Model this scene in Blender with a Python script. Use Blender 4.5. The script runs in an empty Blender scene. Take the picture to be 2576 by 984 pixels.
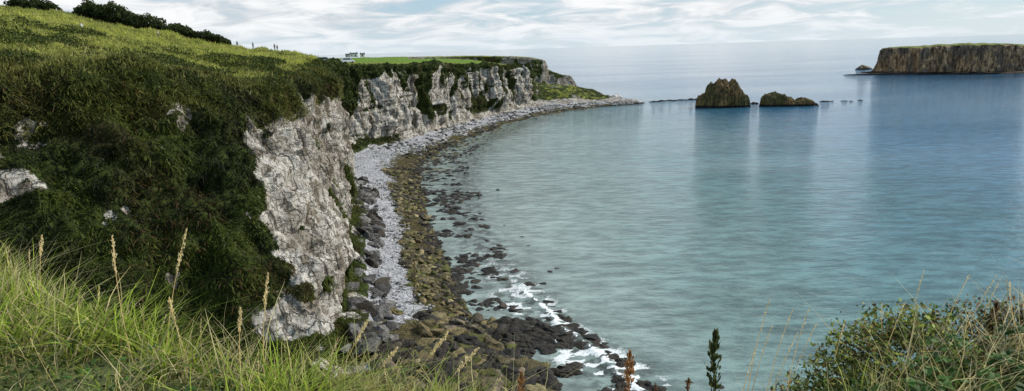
import bpy, math, random
import numpy as np
from mathutils import Vector, Matrix
rng=np.random.default_rng(7); random.seed(7)
scene=bpy.context.scene
scene.view_settings.view_transform='Standard'; scene.view_settings.look='None'; scene.view_settings.exposure=0

# ---------------------------------------------------------------- noise
def _h(ix,iy,iz,seed):
    n=(ix*374761393+iy*668265263+iz*1440662683+seed*974634777)&0xffffffff
    n=((n^(n>>13))*1274126177)&0xffffffff
    n=((n^(n>>15))*2246822519)&0xffffffff
    return ((n^(n>>16))&0xffffff)/16777215.0
def vn(p,seed=0):
    p=np.asarray(p,float); i=np.floor(p).astype(np.int64); f=p-i; f=f*f*(3-2*f)
    x,y,z=i[...,0],i[...,1],i[...,2]; fx,fy,fz=f[...,0],f[...,1],f[...,2]
    def L(a,b,t): return a+(b-a)*t
    return L(L(L(_h(x,y,z,seed),_h(x+1,y,z,seed),fx),L(_h(x,y+1,z,seed),_h(x+1,y+1,z,seed),fx),fy),
             L(L(_h(x,y,z+1,seed),_h(x+1,y,z+1,seed),fx),L(_h(x,y+1,z+1,seed),_h(x+1,y+1,z+1,seed),fx),fy),fz)
def fbm(p,o=4,seed=0):
    a=0;w=0;k=1.0;p=np.asarray(p,float)
    for j in range(o):
        a=a+k*vn(p*(2.03**j)+j*17.3,seed+j); w+=k; k*=.5
    return a/w
def ss(x,a,b):
    t=np.clip((x-a)/(b-a),0,1); return t*t*(3-2*t)

# ---------------------------------------------------------------- mesh helpers
def link(ob): scene.collection.objects.link(ob); return ob
def make_mesh(name,V,F,mat=None,attrs=None,cols=None,smooth=False,parent=None):
    V=np.asarray(V,np.float32); F=np.asarray(F,np.int32)
    me=bpy.data.meshes.new(name)
    me.vertices.add(len(V)); me.vertices.foreach_set('co',V.ravel())
    k=F.shape[1]; me.loops.add(F.size); me.loops.foreach_set('vertex_index',F.ravel())
    me.polygons.add(len(F)); me.polygons.foreach_set('loop_start',np.arange(0,F.size,k,dtype=np.int32))
    try: me.polygons.foreach_set('loop_total',np.full(len(F),k,dtype=np.int32))
    except Exception: pass
    me.update(calc_edges=True)
    me.polygons.foreach_set('use_smooth',np.full(len(F),smooth,dtype=bool))
    if attrs:
        for n,a in attrs.items():
            at=me.attributes.new(n,'FLOAT','POINT'); at.data.foreach_set('value',np.asarray(a,np.float32).ravel())
    if cols is not None:
        at=me.attributes.new('Col','FLOAT_COLOR','POINT')
        c=np.ones((len(V),4),np.float32); c[:,:3]=cols; at.data.foreach_set('color',c.ravel())
    if mat: me.materials.append(mat)
    ob=bpy.data.objects.new(name,me); link(ob)
    if parent: ob.parent=parent
    return ob
def grid_faces(nx,ny):
    i=np.arange(nx-1)[:,None]; j=np.arange(ny-1)[None,:]
    a=(i*ny+j).ravel(); return np.stack([a,a+ny,a+ny+1,a+1],1)
def cr(P,t):
    n=len(P); i=np.clip(np.floor(t).astype(int),0,n-2); f=t-i
    sh=(len(t),)+(1,)*(P.ndim-1); f=f.reshape(sh)
    p0=P[np.clip(i-1,0,n-1)];p1=P[i];p2=P[i+1];p3=P[np.clip(i+2,0,n-1)]
    m1=(p2-p0)*.32; m2=(p3-p1)*.32
    return (2*f**3-3*f**2+1)*p1+(f**3-2*f**2+f)*m1+(-2*f**3+3*f**2)*p2+(f**3-f**2)*m2

# ---------------------------------------------------------------- node helpers
def nd(nt,typ,ins={},**props):
    n=nt.nodes.new(typ)
    for k,v in props.items(): setattr(n,k,v)
    for k,v in ins.items():
        s=n.inputs[k]
        if isinstance(v,bpy.types.NodeSocket): nt.links.new(v,s)
        else: s.default_value=v
    return n
def C(c): return (c[0],c[1],c[2],1)
def mixc(nt,f,a,b,blend='MIX'):
    n=nt.nodes.new('ShaderNodeMix'); n.data_type='RGBA'; n.blend_type=blend
    for idx,v in ((0,f),(6,a),(7,b)):
        if isinstance(v,bpy.types.NodeSocket): nt.links.new(v,n.inputs[idx])
        elif idx==0: n.inputs[0].default_value=v
        else: n.inputs[idx].default_value=C(v)
    return n.outputs[2]
def mth(nt,op,a,b=0.0,c=None):
    n=nt.nodes.new('ShaderNodeMath'); n.operation=op
    for i,v in enumerate((a,b) if c is None else (a,b,c)):
        if isinstance(v,bpy.types.NodeSocket): nt.links.new(v,n.inputs[i])
        else: n.inputs[i].default_value=v
    return n.outputs[0]
def mr(nt,v,a,b,c=0.0,d=1.0):
    n=nt.nodes.new('ShaderNodeMapRange'); n.interpolation_type='SMOOTHSTEP'
    nt.links.new(v,n.inputs[0]); n.inputs[1].default_value=a;n.inputs[2].default_value=b;n.inputs[3].default_value=c;n.inputs[4].default_value=d
    return n.outputs[0]
def noise(nt,vec,scale,detail=5,rough=.55,dist=0.0):
    return nd(nt,'ShaderNodeTexNoise',{'Vector':vec,'Scale':scale,'Detail':detail,'Roughness':rough,'Distortion':dist}).outputs['Fac']
def mapping(nt,vec,scale=(1,1,1),rot=(0,0,0)):
    return nd(nt,'ShaderNodeMapping',{'Vector':vec,'Scale':scale,'Rotation':rot}).outputs[0]
def newmat(name):
    m=bpy.data.materials.new(name); m.use_nodes=True; nt=m.node_tree; nt.nodes.clear()
    out=nt.nodes.new('ShaderNodeOutputMaterial'); return m,nt,out
def attr(nt,n): return nd(nt,'ShaderNodeAttribute',attribute_name=n)
def simple(name,col,rough=.7,var=.25,scale=3.0,metal=0):
    m,nt,out=newmat(name); g=nd(nt,'ShaderNodeTexCoord').outputs['Object']
    n=noise(nt,g,scale,5)
    c=mixc(nt,n,[x*(1-var) for x in col],[min(1,x*(1+var)) for x in col])
    b=nd(nt,'ShaderNodeBsdfPrincipled',{'Base Color':c,'Roughness':rough,'Metallic':metal})
    nt.links.new(b.outputs[0],out.inputs[0]); return m
def leafmat(name,trans=.35,rough=.6):
    m,nt,out=newmat(name); a=attr(nt,'Col').outputs['Color']
    p=nd(nt,'ShaderNodeNewGeometry').outputs['Position']
    n=noise(nt,p,9.0,3); c=mixc(nt,n,(.65,.65,.65),(1.3,1.3,1.3)); c=mixc(nt,1.0,a,c,'MULTIPLY')
    b=nd(nt,'ShaderNodeBsdfPrincipled',{'Base Color':c,'Roughness':rough,'Specular IOR Level':.15})
    t=nd(nt,'ShaderNodeBsdfTranslucent',{'Color':c})
    mx=nd(nt,'ShaderNodeMixShader',{0:trans,1:b.outputs[0],2:t.outputs[0]})
    nt.links.new(mx.outputs[0],out.inputs[0]); return m
M_leaf=leafmat('leaf',.4); M_blade=leafmat('grass_blade',.5); M_turf=leafmat('turf_blade',.35)

# ---------------------------------------------------------------- terrain material
def terrain_mat():
    m,nt,out=newmat('coastal_terrain')
    P=nd(nt,'ShaderNodeNewGeometry').outputs['Position']
    grass=attr(nt,'grass').outputs['Fac']; moss=attr(nt,'moss').outputs['Fac']
    beach=attr(nt,'beach').outputs['Fac']; band=attr(nt,'band').outputs['Fac']; field=attr(nt,'field').outputs['Fac']
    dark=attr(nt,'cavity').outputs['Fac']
    n_big=noise(nt,P,.07,5); n_mid=noise(nt,P,.5,6,.65); n_fine=noise(nt,P,2.4,6,.7)
    n_low=noise(nt,mapping(nt,P,(1,1,.4)),.14,4,.6)
    def ridge(vec,sc,w,det=4):
        n=noise(nt,vec,sc,det,.5); a=mth(nt,'ABSOLUTE',mth(nt,'SUBTRACT',n,.5)); return mr(nt,a,0,w)
    c1=ridge(mapping(nt,P,(1,1,.22)),.22,.024,5)
    c2=ridge(mapping(nt,P,(1,1,.4)),.7,.03,5)
    c3=ridge(mapping(nt,P,(.3,.3,1.6)),.35,.02,4)
    crack=mth(nt,'MULTIPLY',mth(nt,'MULTIPLY',mth(nt,'ADD',mth(nt,'MULTIPLY',c1,.8),.2),mth(nt,'ADD',mth(nt,'MULTIPLY',c2,.5),.5)),mth(nt,'ADD',mth(nt,'MULTIPLY',c3,.5),.5))
    strata=noise(nt,mapping(nt,P,(.25,.25,1.5)),.8,6,.7)
    streak=noise(nt,mapping(nt,P,(1,1,.10)),.5,6,.65)
    rock=mixc(nt,mr(nt,n_mid,.3,.64),(.38,.35,.305),(.68,.64,.57))
    rock=mixc(nt,mr(nt,n_low,.5,.66,0,.8),rock,(.24,.20,.15))
    rock=mixc(nt,mr(nt,streak,.50,.62,0,.9),rock,(.17,.14,.095))
    rock=mixc(nt,mr(nt,strata,.56,.68,0,.7),rock,(.13,.115,.09))
    rock=mixc(nt,mr(nt,n_fine,.56,.70,0,.75),rock,(.07,.063,.05))
    rock=mixc(nt,crack,(.045,.04,.033),rock)
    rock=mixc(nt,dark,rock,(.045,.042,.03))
    mo=mixc(nt,mr(nt,n_mid,.35,.65),(.018,.026,.006),(.06,.08,.015))
    mo=mixc(nt,mr(nt,n_big,.52,.68),mo,(.055,.045,.016))
    mo=mixc(nt,mr(nt,n_fine,.5,.75,0,.6),mo,(.008,.012,.004))
    gr=mixc(nt,mr(nt,n_mid,.35,.62),(.09,.11,.022),(.30,.31,.065))
    gr=mixc(nt,mr(nt,n_big,.42,.6,0,.8),gr,(.30,.34,.05))
    gr=mixc(nt,mr(nt,n_fine,.5,.75,0,.5),gr,(.06,.075,.018))
    fd=mixc(nt,n_mid,(.12,.22,.022),(.18,.28,.035))
    gr=mixc(nt,field,gr,fd)
    peb=nd(nt,'ShaderNodeTexVoronoi',{'Vector':P,'Scale':2.6}); pv=peb.outputs['Color']
    pebg=nd(nt,'ShaderNodeSeparateColor',{0:pv}).outputs[0]
    pc=mixc(nt,pebg,(.28,.28,.30),(.56,.56,.58))
    bn=mth(nt,'ADD',band,mth(nt,'MULTIPLY',mth(nt,'SUBTRACT',n_mid,.5),.6))
    alg=mixc(nt,mr(nt,n_fine,.35,.65),(.03,.026,.012),(.15,.12,.055))
    alg=mixc(nt,mr(nt,n_mid,.5,.62,0,.6),alg,(.08,.08,.018))
    be=mixc(nt,mr(nt,bn,.26,.36),pc,alg)
    be=mixc(nt,mr(nt,bn,.5,.64),be,(.03,.028,.021))
    mg=lambda a,w:mr(nt,mth(nt,'ADD',a,mth(nt,'ADD',mth(nt,'MULTIPLY',mth(nt,'SUBTRACT',n_mid,.5),w),mth(nt,'MULTIPLY',mth(nt,'SUBTRACT',n_fine,.5),w*.6))),.42,.58)
    col=mixc(nt,mg(beach,.3),rock,be)
    col=mixc(nt,mg(moss,1.3),col,mo)
    col=mixc(nt,mg(grass,.6),col,gr)
    h=mth(nt,'ADD',mth(nt,'MULTIPLY',crack,.6),mth(nt,'ADD',mth(nt,'MULTIPLY',n_fine,.5),mth(nt,'ADD',mth(nt,'MULTIPLY',strata,.5),mth(nt,'MULTIPLY',n_mid,.9))))
    bp=nd(nt,'ShaderNodeBump',{'Height':h,'Strength':.9,'Distance':1.0}).outputs[0]
    b=nd(nt,'ShaderNodeBsdfPrincipled',{'Base Color':col,'Roughness':.9,'Specular IOR Level':.15,'Normal':bp})
    nt.links.new(b.outputs[0],out.inputs[0]); return m
M_terr=terrain_mat()

# ---------------------------------------------------------------- main coast loft
ST=[
 dict(W=(22,20),C=(-40,30,3),B=(-55,40,6),T=(-72,42,40),I1=(-110,45,46),I2=(-190,60,60),I3=(-260,80,58)),
 dict(W=(20,42),C=(-34,42,3),B=(-50,55,7),T=(-65,67,39.5),I1=(-95,88,48),I2=(-160,130,60),I3=(-250,190,55)),
 dict(W=(18,58),C=(-28,52,3),B=(-43,64,7),T=(-58,80,38.5),I1=(-82,110,45.5),I2=(-128,156,55.5),I3=(-180,230,48)),
 dict(W=(15,68),C=(-22,62,3),B=(-33,72,6),T=(-49,94,38.3),I1=(-69,120,42.5),I2=(-100,160,50.3),I3=(-150,240,42)),
 dict(W=(12,77),C=(-18,73,3),B=(-23.5,75,3.5),T=(-41,103,35),I1=(-55,125,38.8),I2=(-83,163,46.2),I3=(-125,240,40)),
 dict(W=(5,90),C=(-20.5,91,3),B=(-25,91,4.5),T=(-39,118,35.2),I1=(-49,135,38),I2=(-70,166,43.4),I3=(-110,240,38)),
 dict(W=(-3,119),C=(-27,118,3),B=(-31,120,5.5),T=(-42,140,35.5),I1=(-47,152,37.6),I2=(-57,170,40.8),I3=(-98,236,37)),
 dict(W=(-10,150),C=(-33,150,3),B=(-38.5,151,6),T=(-43.8,163,36),I1=(-46,168,37.3),I2=(-49.5,174,39.2),I3=(-90,226,36.6)),
 dict(W=(-14,185),C=(-42,185,3),B=(-55,190,7),T=(-61,198,36),I1=(-68,203,36.4),I2=(-75,209,36.6),I3=(-90,222,36.5)),
 dict(W=(-15,226),C=(-56,229,3),B=(-64,238,7),T=(-68,243,36.5),I1=(-78,248,36.8),I2=(-130,272,37),I3=(-420,400,38)),
 dict(W=(-15,258),C=(-56,256,3),B=(-60,262,5),T=(-63,267,36),I1=(-73,277,36.6),I2=(-120,330,37),I3=(-400,520,38)),
 dict(W=(-10,302),C=(-42,291,2.8),B=(-44,296,4),T=(-47,301,34.3),I1=(-57,313,35.3),I2=(-100,390,36.5),I3=(-330,600,38)),
 dict(W=(5,352),C=(-25,342,2.5),B=(-27,347,3.5),T=(-30,352,33),I1=(-40,364,34),I2=(-80,440,35.7),I3=(-250,620,37.5)),
 dict(W=(25,400),C=(-6,388,2.5),B=(-8,393,3.5),T=(-11,398,31),I1=(-20,408,32),I2=(-50,470,34),I3=(-160,620,36.5)),
 dict(W=(46,432),C=(13,425,2.5),B=(10,431,3.5),T=(7,436,28.8),I1=(-2,450,30),I2=(-20,490,32),I3=(-70,610,35.3)),
 dict(W=(53,438),C=(22,433,2.5),B=(15,439,5),T=(12,444,26),I1=(5,462,26),I2=(-5,500,28),I3=(-20,560,30)),
 dict(W=(60,443),C=(30,443,2.5),B=(22,450,5),T=(21,474,16),I1=(22,492,14),I2=(23,515,10),I3=(24,545,10)),
 dict(W=(76,453),C=(55,455,2.2),B=(50,462,3.5),T=(51,487,11.5),I1=(52,502,8),I2=(54,522,2),I3=(56,545,1)),
 dict(W=(86,460),C=(75,465,1.8),B=(72,470,2.4),T=(74,487,5),I1=(76,500,2.5),I2=(78,512,-1),I3=(80,530,-3)),
 dict(W=(96,470),C=(90,470,1.0),B=(88,473,1.2),T=(87,482,1.6),I1=(86,492,.2),I2=(87,502,-2),I3=(88,520,-3)),
 dict(W=(104,484),C=(100,485,-1),B=(99,486,-1.2),T=(98,488,-1.5),I1=(97,494,-2),I2=(96,504,-3),I3=(95,515,-4)),
]
ctrl=[]
for k,s in enumerate(ST):
    Cc=np.array(s['C'],float); W=np.array([s['W'][0],s['W'][1],-1.3])
    out=W-Cc; out[2]=0; out/=np.linalg.norm(out)
    P0=W+out*25; P0[2]=-7
    mid=(Cc+W)/2; mid[2]=min(.34 if k>=5 else .75,Cc[2]*.5)
    B=np.array(s['B'],float); T=np.array(s['T'],float)
    ctrl.append([P0,W,mid,Cc,B,B*.5+T*.5,T,s['I1'],s['I2'],s['I3']])
ctrl=np.array(ctrl,float)
colw=[14,20,40,80,130,120,90,50,34,60,80,70,70,56,24,24,30,24,14,8]
t=np.concatenate([np.linspace(i,i+1,n,endpoint=False) for i,n in enumerate(colw)]+[[len(ST)-1]])
K=cr(ctrl,t)
rw=[4,16,16,14,64,64,28,38,16]
pv=np.concatenate([np.linspace(i,i+1,n,endpoint=False) for i,n in enumerate(rw)]+[[9.0]])
i=np.clip(np.floor(pv).astype(int),0,8); f=(pv-i)[None,:,None]
G=K[:,i]*(1-f)+K[:,i+1]*f
for _ in range(3): G[:,1:-1]=(G[:,:-2]+2*G[:,1:-1]+G[:,2:])/4
ns,npf=G.shape[:2]
S=np.repeat(t[:,None],npf,1); PV=np.repeat(pv[None],ns,0)
def gnormals(G):
    ds=np.gradient(G,axis=0); dv=np.gradient(G,axis=1); N=np.cross(ds,dv)
    return N/np.maximum(np.linalg.norm(N,axis=2,keepdims=True),1e-6)
N0=gnormals(G); X,Y,Z=G[...,0],G[...,1],G[...,2]
cl=ss(PV,3.9,4.4)*(1-ss(PV,5.8,6.25)); mound=ss(S,15.6,16.1)
cl=cl*(1-mound*.75)
green_face=(1-ss(S,3.9,4.35))
rockw=cl*(1-green_face*.6)
st=lambda a,b:G*np.array([a,a,b])
f1=fbm(st(.055,.02),3,1)-.5
rid=1-np.abs(2*fbm(st(.16,.04),3,5)-1)
rid2=1-np.abs(2*fbm(st(.5,.12),3,9)-1)
f3=fbm(st(1.1,.8),3,13)-.5
ledge=fbm(np.stack([X*.05,Y*.05,Z*.38],-1),3,21)-.5
cell=vn(st(.4,.2),91); cell2=vn(st(.9,.5),93)
blk=np.floor(cell*5)/5-.5; blk2=np.floor(cell2*4)/4-.5
farf=ss(S,8.5,9.2)
disp=rockw*((7+8*farf)*f1+(3.6+2.6*farf)*(rid-.6)+1.5*(rid2-.6)+.8*f3+3.4*ledge+2.0*blk+.9*blk2)
disp+=cl*green_face*(6*f1+3.6*(fbm(st(.12,.1),3,31)-.5)+2.2*(fbm(st(.4,.35),3,33)-.5)+.8*f3)
a_=np.array([-43,83,29.]);b_=np.array([-31.5,76,10.]); ab=b_-a_; tt=np.clip(((G-a_)@ab)/(ab@ab),0,1)
dr=np.linalg.norm(G-(a_+tt[...,None]*ab),axis=2); ribm=np.exp(-(dr/3.0)**2)*(S<4.6)
disp+=2.0*ribm
hillw=ss(PV,5.9,6.4)
disp+=hillw*(1-mound)*(2.6*(fbm(G*.14,3,41)-.5)+1.5*(fbm(G*.5,2,43)-.5))*(1-ss(S,8.3,9)*.6)
disp+=mound*ss(PV,3.5,4.3)*(3.4*(fbm(G*.12,4,45)-.5)) 
bw=(1-ss(PV,3.7,4.0))*ss(PV,.8,1.2)
disp+=bw*(1.3*(fbm(G*.3,4,51)-.5)+.35*(fbm(G*1.3,2,53)-.5))
disp+=ss(PV,2.9,3.3)*(1-ss(PV,4.0,4.4))*(2.4*(fbm(G*.28,3,55)-.45))
G2=G+N0*disp[...,None]
nz1=fbm(st(.09,.06),4,61); nz2=fbm(G*.22,4,65)
frac=np.clip((PV-4)/2,0,1)
moss=np.zeros_like(X)
gf=1-ss(S,3.72+.5*(nz2-.5)*2,4.02+.5*(nz2-.5)*2)
gf=gf*(1-ss(S,3.1,3.5)*(1-ss(Z,9+8*(nz2-.5),13+8*(nz2-.5))))
# scattered outcrops showing through the vegetation
outc=fbm(st(.20,.13),4,67)
gf=gf*(1-.85*ss(outc,.66,.70))
moss=np.maximum(moss,gf*ss(PV,3.2,3.8))
lipd=.85+.05*farf+.16*(nz1-.5)*4*.6
moss=np.maximum(moss,ss(frac,lipd,lipd+.08)*ss(PV,4,4.2))
tal=ss(PV,3.05,3.3)*(1-ss(PV,4.04+.4*(nz2-.5),4.16+.4*(nz2-.5)))
moss=np.maximum(moss,tal*ss(nz2,.32,.42)*(1-.75*ss(S,10.3,11)))
diag=fbm(np.stack([X*.035+Y*.035-Z*.045,(X-Y)*.012,Z*.02],-1),4,71)
moss=np.maximum(moss,ss(diag,.505,.555)*cl*farf*(1-mound))
# hanging tongues of green below the lip on the far cliffs
tong=fbm(np.stack([X*.16,Y*.16,Z*.015],-1),3,73)
moss=np.maximum(moss,ss(tong-(1-frac)*.28,.46,.52)*cl*(.3+.7*farf)*(1-mound))
moss=np.maximum(moss,ss(-f1,.14,.21)*cl*.8)
diag2=fbm(np.stack([Y*.11,X*.05,Z*.09],-1),4,75)
moss=np.maximum(moss,ss(diag2,.565,.63)*cl*(1-farf)*.9)
moss=np.maximum(moss,ss(-ledge,.09,.18)*ss(nz2,.47,.57)*cl*.75)
for (px,py,pz,r) in [(-54.6,77,33.5,2.4),(-55.5,70.5,27,1.9),(-44,88,32.3,1.5),(-42.5,88.5,32.5,1.2),(-46.5,75.5,22,1.7),(-45,86,28.5,1.0),(-37,86,21,.9),(-40,80,12,1.4)]:
    d=np.sqrt((X-px)**2+(Y-py)**2+(Z-pz)**2); moss*=1-.9*(1-ss(d+(nz2-.5)*9+(f3)*4,r*.6,r*1.3))
grass=ss(PV,5.98,6.25)
gm=mound*ss(PV,4.0,4.5)*(1-ss(S,17.7,18.1)); 
grass=grass*(1-mound*.6); grass=np.maximum(grass,gm*.5*ss(nz2,.42,.55))
moss=np.maximum(moss,gm*(.55+.45*ss(nz1,.36,.46)))
grass*=1-ss(S,17.9,18.4)
field=ss(S,8.6,9.2)*ss(PV,6.8,7.2)*(1-ss(S,13.6,14.2))
beach=(1-ss(PV,3.1,3.5)); 
bandv=np.clip((3-PV)/2,0,1.5)
bandv=bandv+.35*(1-ss(S,4.6,5.2))+ .12*ss(S,14,16)
bandv=np.maximum(bandv,0)
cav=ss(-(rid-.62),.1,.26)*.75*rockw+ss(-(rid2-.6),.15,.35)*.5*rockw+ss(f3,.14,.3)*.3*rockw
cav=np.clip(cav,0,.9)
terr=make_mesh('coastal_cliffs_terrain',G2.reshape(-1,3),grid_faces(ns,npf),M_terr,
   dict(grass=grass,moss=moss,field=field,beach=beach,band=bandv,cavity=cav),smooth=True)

# ---- far headland (quarry wall)
H=[((-75,520,20),(-78,528,35.5)),((-48,535,18),(-50,541,35.3)),((-20,540,18),(-22,546,34.9)),((10,548,14),(10,554,33.2)),((30,554,12),(30,560,30)),
   ((35,560,10),(34,568,22)),((45,562,8),(44,569,18)),((55,566,5),(53,573,16)),((59,573,1),(57,580,9.5)),((61,590,-2),(58,592,8)),((57,610,-3),(53,606,8)),((30,640,-3),(26,630,15)),((-40,660,-3),(-42,650,28))]
hc=[]
cen=np.array([-40,600,34.5])
for b,tp in H:
    b=np.array(b,float);tp=np.array(tp,float)
    k1=tp+(cen-tp)*.15; k1[2]=tp[2]+.5
    k2=tp+(cen-tp)*.75; k2[2]=min(tp[2]+6,34.8)
    b0=b.copy(); b0[2]-=14; b0[:2]+=(b[:2]-tp[:2])*.6
    hc.append([b0,b,tp,k1,k2])
hc=np.array(hc)
t2=np.linspace(0,len(H)-1,420); K2=cr(hc,t2)
p2=np.concatenate([np.linspace(i,i+1,n,endpoint=False) for i,n in enumerate([8,34,8,12])]+[[4.0]])
i=np.clip(np.floor(p2).astype(int),0,3); f=(p2-i)[None,:,None]
H0=K2[:,i]*(1-f)+K2[:,i+1]*f
PH=np.repeat(p2[None],len(t2),0); NH=gnormals(H0)
ch=ss(PH,.4,1)*(1-ss(PH,1.85,2.1))
q=lambda a,b:H0*np.array([a,a,b])
dh=ch*(6*(fbm(q(.06,.02),3,81)-.5)+2.2*(1-np.abs(2*fbm(q(.2,.06),3,83)-1)-.5)+2.5*(fbm(q(.03,.4),3,85)-.5))+(1-ch)*.8*(fbm(q(.2,.2),3,86)-.5)
H1=H0+NH*dh[...,None]
gh=ss(PH,1.9,2.05)*.8; mh=ss(fbm(q(.08,.08),4,87),.52,.58)*ch
z0=np.zeros_like(gh)
make_mesh('far_headland_cliff',H1.reshape(-1,3),grid_faces(*PH.shape),M_terr,dict(grass=gh,moss=mh,field=z0,beach=z0,band=z0,cavity=z0+.45),smooth=True)

# ---------------------------------------------------------------- island / sea stacks
def stack_mat(name,ca,cb,cc,capc,colscale):
    m,nt,out=newmat(name)
    P=nd(nt,'ShaderNodeNewGeometry').outputs['Position']
    cap=attr(nt,'cap').outputs['Fac']; low=attr(nt,'low').outputs['Fac']
    n=noise(nt,mapping(nt,P,(1,1,.22)),colscale,6,.65); n2=noise(nt,P,.09,5); n3=noise(nt,P,.8,6,.7); n4=noise(nt,mapping(nt,P,(1,1,.5)),colscale*.8,5,.7)
    v=mth(nt,'ABSOLUTE',mth(nt,'SUBTRACT',noise(nt,mapping(nt,P,(1,1,.1)),colscale*1.3,3),.5))
    c=mixc(nt,mr(nt,n,.38,.62),ca,cb); c=mixc(nt,mr(nt,n2,.45,.6),c,cc)
    c=mixc(nt,mr(nt,n4,.5,.6,0,.8),c,(.06,.052,.042))
    c=mixc(nt,mr(nt,n3,.5,.66,0,.75),c,(.035,.03,.024)); c=mixc(nt,mr(nt,v,0,.05,.25,1),(.014,.012,.010),c)
    c=mixc(nt,mr(nt,mth(nt,'ADD',low,mth(nt,'MULTIPLY',mth(nt,'SUBTRACT',n3,.5),.5)),.4,.6),c,(.024,.022,.019))
    cp=mixc(nt,n3,capc,[x*1.9 for x in capc])
    c=mixc(nt,mr(nt,mth(nt,'ADD',cap,mth(nt,'MULTIPLY',mth(nt,'SUBTRACT',n3,.5),.5)),.4,.6),c,cp)
    bp=nd(nt,'ShaderNodeBump',{'Height':mth(nt,'ADD',n,n3),'Strength':.9,'Distance':2.2}).outputs[0]
    b=nd(nt,'ShaderNodeBsdfPrincipled',{'Base Color':c,'Roughness':.9,'Specular IOR Level':.15,'Normal':bp})
    nt.links.new(b.outputs[0],out.inputs[0]); return m
M_isl=stack_mat('basalt_island',(.24,.165,.09),(.60,.43,.25),(.20,.17,.13),(.16,.17,.045),.26)
M_stk=stack_mat('basalt_stack',(.16,.11,.055),(.48,.31,.13),(.16,.15,.055),(.12,.12,.04),.6)
def rock_island(name,cx,cy,ang,rx,ry,h,hs,mat,seed,na=260,cap=True,prof=None,amp=1.0,fx=.1,crag=.22,parent=None):
    prof=prof or [(1.04,-.12),(1.0,.0),(.97,.08),(.93,.35),(.9,.7),(.87,.93),(.82,1.0),(.5,1.02),(0.02,1.03)]
    pr=np.array(prof); kk=np.linspace(0,len(pr)-1,80); 
    R=np.interp(kk,range(len(pr)),pr[:,0]); Zp=np.interp(kk,range(len(pr)),pr[:,1])
    a=np.linspace(0,2*np.pi,na+1)
    e=2.6
    rr=(np.abs(np.cos(a))**e+np.abs(np.sin(a))**e)**(-1/e)
    lx=(rr*np.cos(a))[:,None]*R[None]*rx; ly=(rr*np.sin(a))[:,None]*R[None]*ry
    hsx=np.interp(lx/rx,[p[0] for p in hs],[p[1] for p in hs])
    z=Zp[None]*h*np.where(Zp[None]>0,hsx,1)
    ca,sa=math.cos(ang),math.sin(ang)
    Pp=np.stack([cx+lx*ca-ly*sa,cy+lx*sa+ly*ca,z],-1)
    outv=np.stack([np.cos(a)*ca-np.sin(a)*sa,np.cos(a)*sa+np.sin(a)*ca,np.zeros_like(a)],-1)[:,None,:]
    cw=(ss(R,.55,.85))[None,:]
    d=(fbm(Pp*np.array([fx,fx,fx*.15]),4,seed)-.5)*2*amp*.16*min(rx,ry)+ (1-np.abs(2*fbm(Pp*np.array([fx*3.5,fx*3.5,fx*.5]),3,seed+3)-1)-.6)*.13*min(rx,ry)*amp
    dz=(fbm(Pp*fx*1.6,4,seed+7)-.5)*h*crag*amp+(1-np.abs(2*fbm(Pp*fx*3.0*np.array([1,1,.2]),3,seed+9)-1)-.6)*h*crag*.6*amp
    Pp=Pp+outv*(d*cw)[...,None]; Pp[...,2]+=dz*ss(Zp,.05,.5)[None]
    Pp[-1]=Pp[0]
    capm=(ss(kk,5.6,6.1)[None]*np.ones_like(lx)) if cap else 0*lx
    low=1-ss(Pp[...,2],.6,2.0 if h<20 else 4.0)
    nA,nK=lx.shape
    return make_mesh(name,Pp.reshape(-1,3),grid_faces(nA,nK),mat,dict(cap=capm,low=low),smooth=False,parent=parent)
ia=math.atan2(-.54,.84)
isl=rock_island('grassy_basalt_island',494,762,ia,74,44,28.6,[(-1,.9),(-.8,.97),(-.3,1.0),(.2,1.03),(.7,1.0),(1,.93)],M_isl,101,na=480,amp=1.5,fx=.05,crag=.08)
rock_island('skirt',494,760,ia,84,50,1.6,[(-1,.8),(0,1),(1,1)],M_isl,111,na=220,cap=False,amp=.8,fx=.06,parent=isl)
rock_island('reef',400,752,ia,26,4,1.3,[(-1,.3),(0,1),(1,1)],M_isl,112,na=80,cap=False,amp=.8,fx=.1,parent=isl)
rock_island('sea_rock',470,895,0,11,6,5.5,[(-1,.3),(-.2,1),(.4,.7),(1,.3)],M_isl,115,na=60,cap=False,prof=[(1.05,-.2),(1,0),(.85,.4),(.6,.8),(.3,1),(.02,1.05)])
sprof=[(1.05,-.1),(1.0,.0),(.97,.15),(.93,.45),(.87,.75),(.74,.93),(.5,1.0),(.2,1.03),(.02,1.04)]
rock_island('sea_stack',136,428,-.15,15.5,9,14.0,[(-1,.5),(-.86,.54),(-.72,.56),(-.6,.6),(-.48,.93),(-.15,1.06),(.10,1.0),(.2,.86),(.45,1.0),(.6,.84),(.72,.6),(.9,.32),(1,.2)],M_stk,121,na=300,prof=sprof,cap=False,amp=2.4,fx=.14,crag=.22)
rock_island('sea_stack',175,421,-.2,17.5,6,6.8,[(-1,.5),(-.8,.9),(-.45,1),(-.1,.75),(.2,.42),(.5,.5),(.8,.36),(1,.15)],M_stk,131,na=260,prof=sprof,cap=False,amp=2.3,fx=.16,crag=.3)
k=0
lowp=[(1.15,-.8),(1,-.15),(.75,.3),(.5,.7),(.25,.95),(.02,1.05)]
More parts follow.
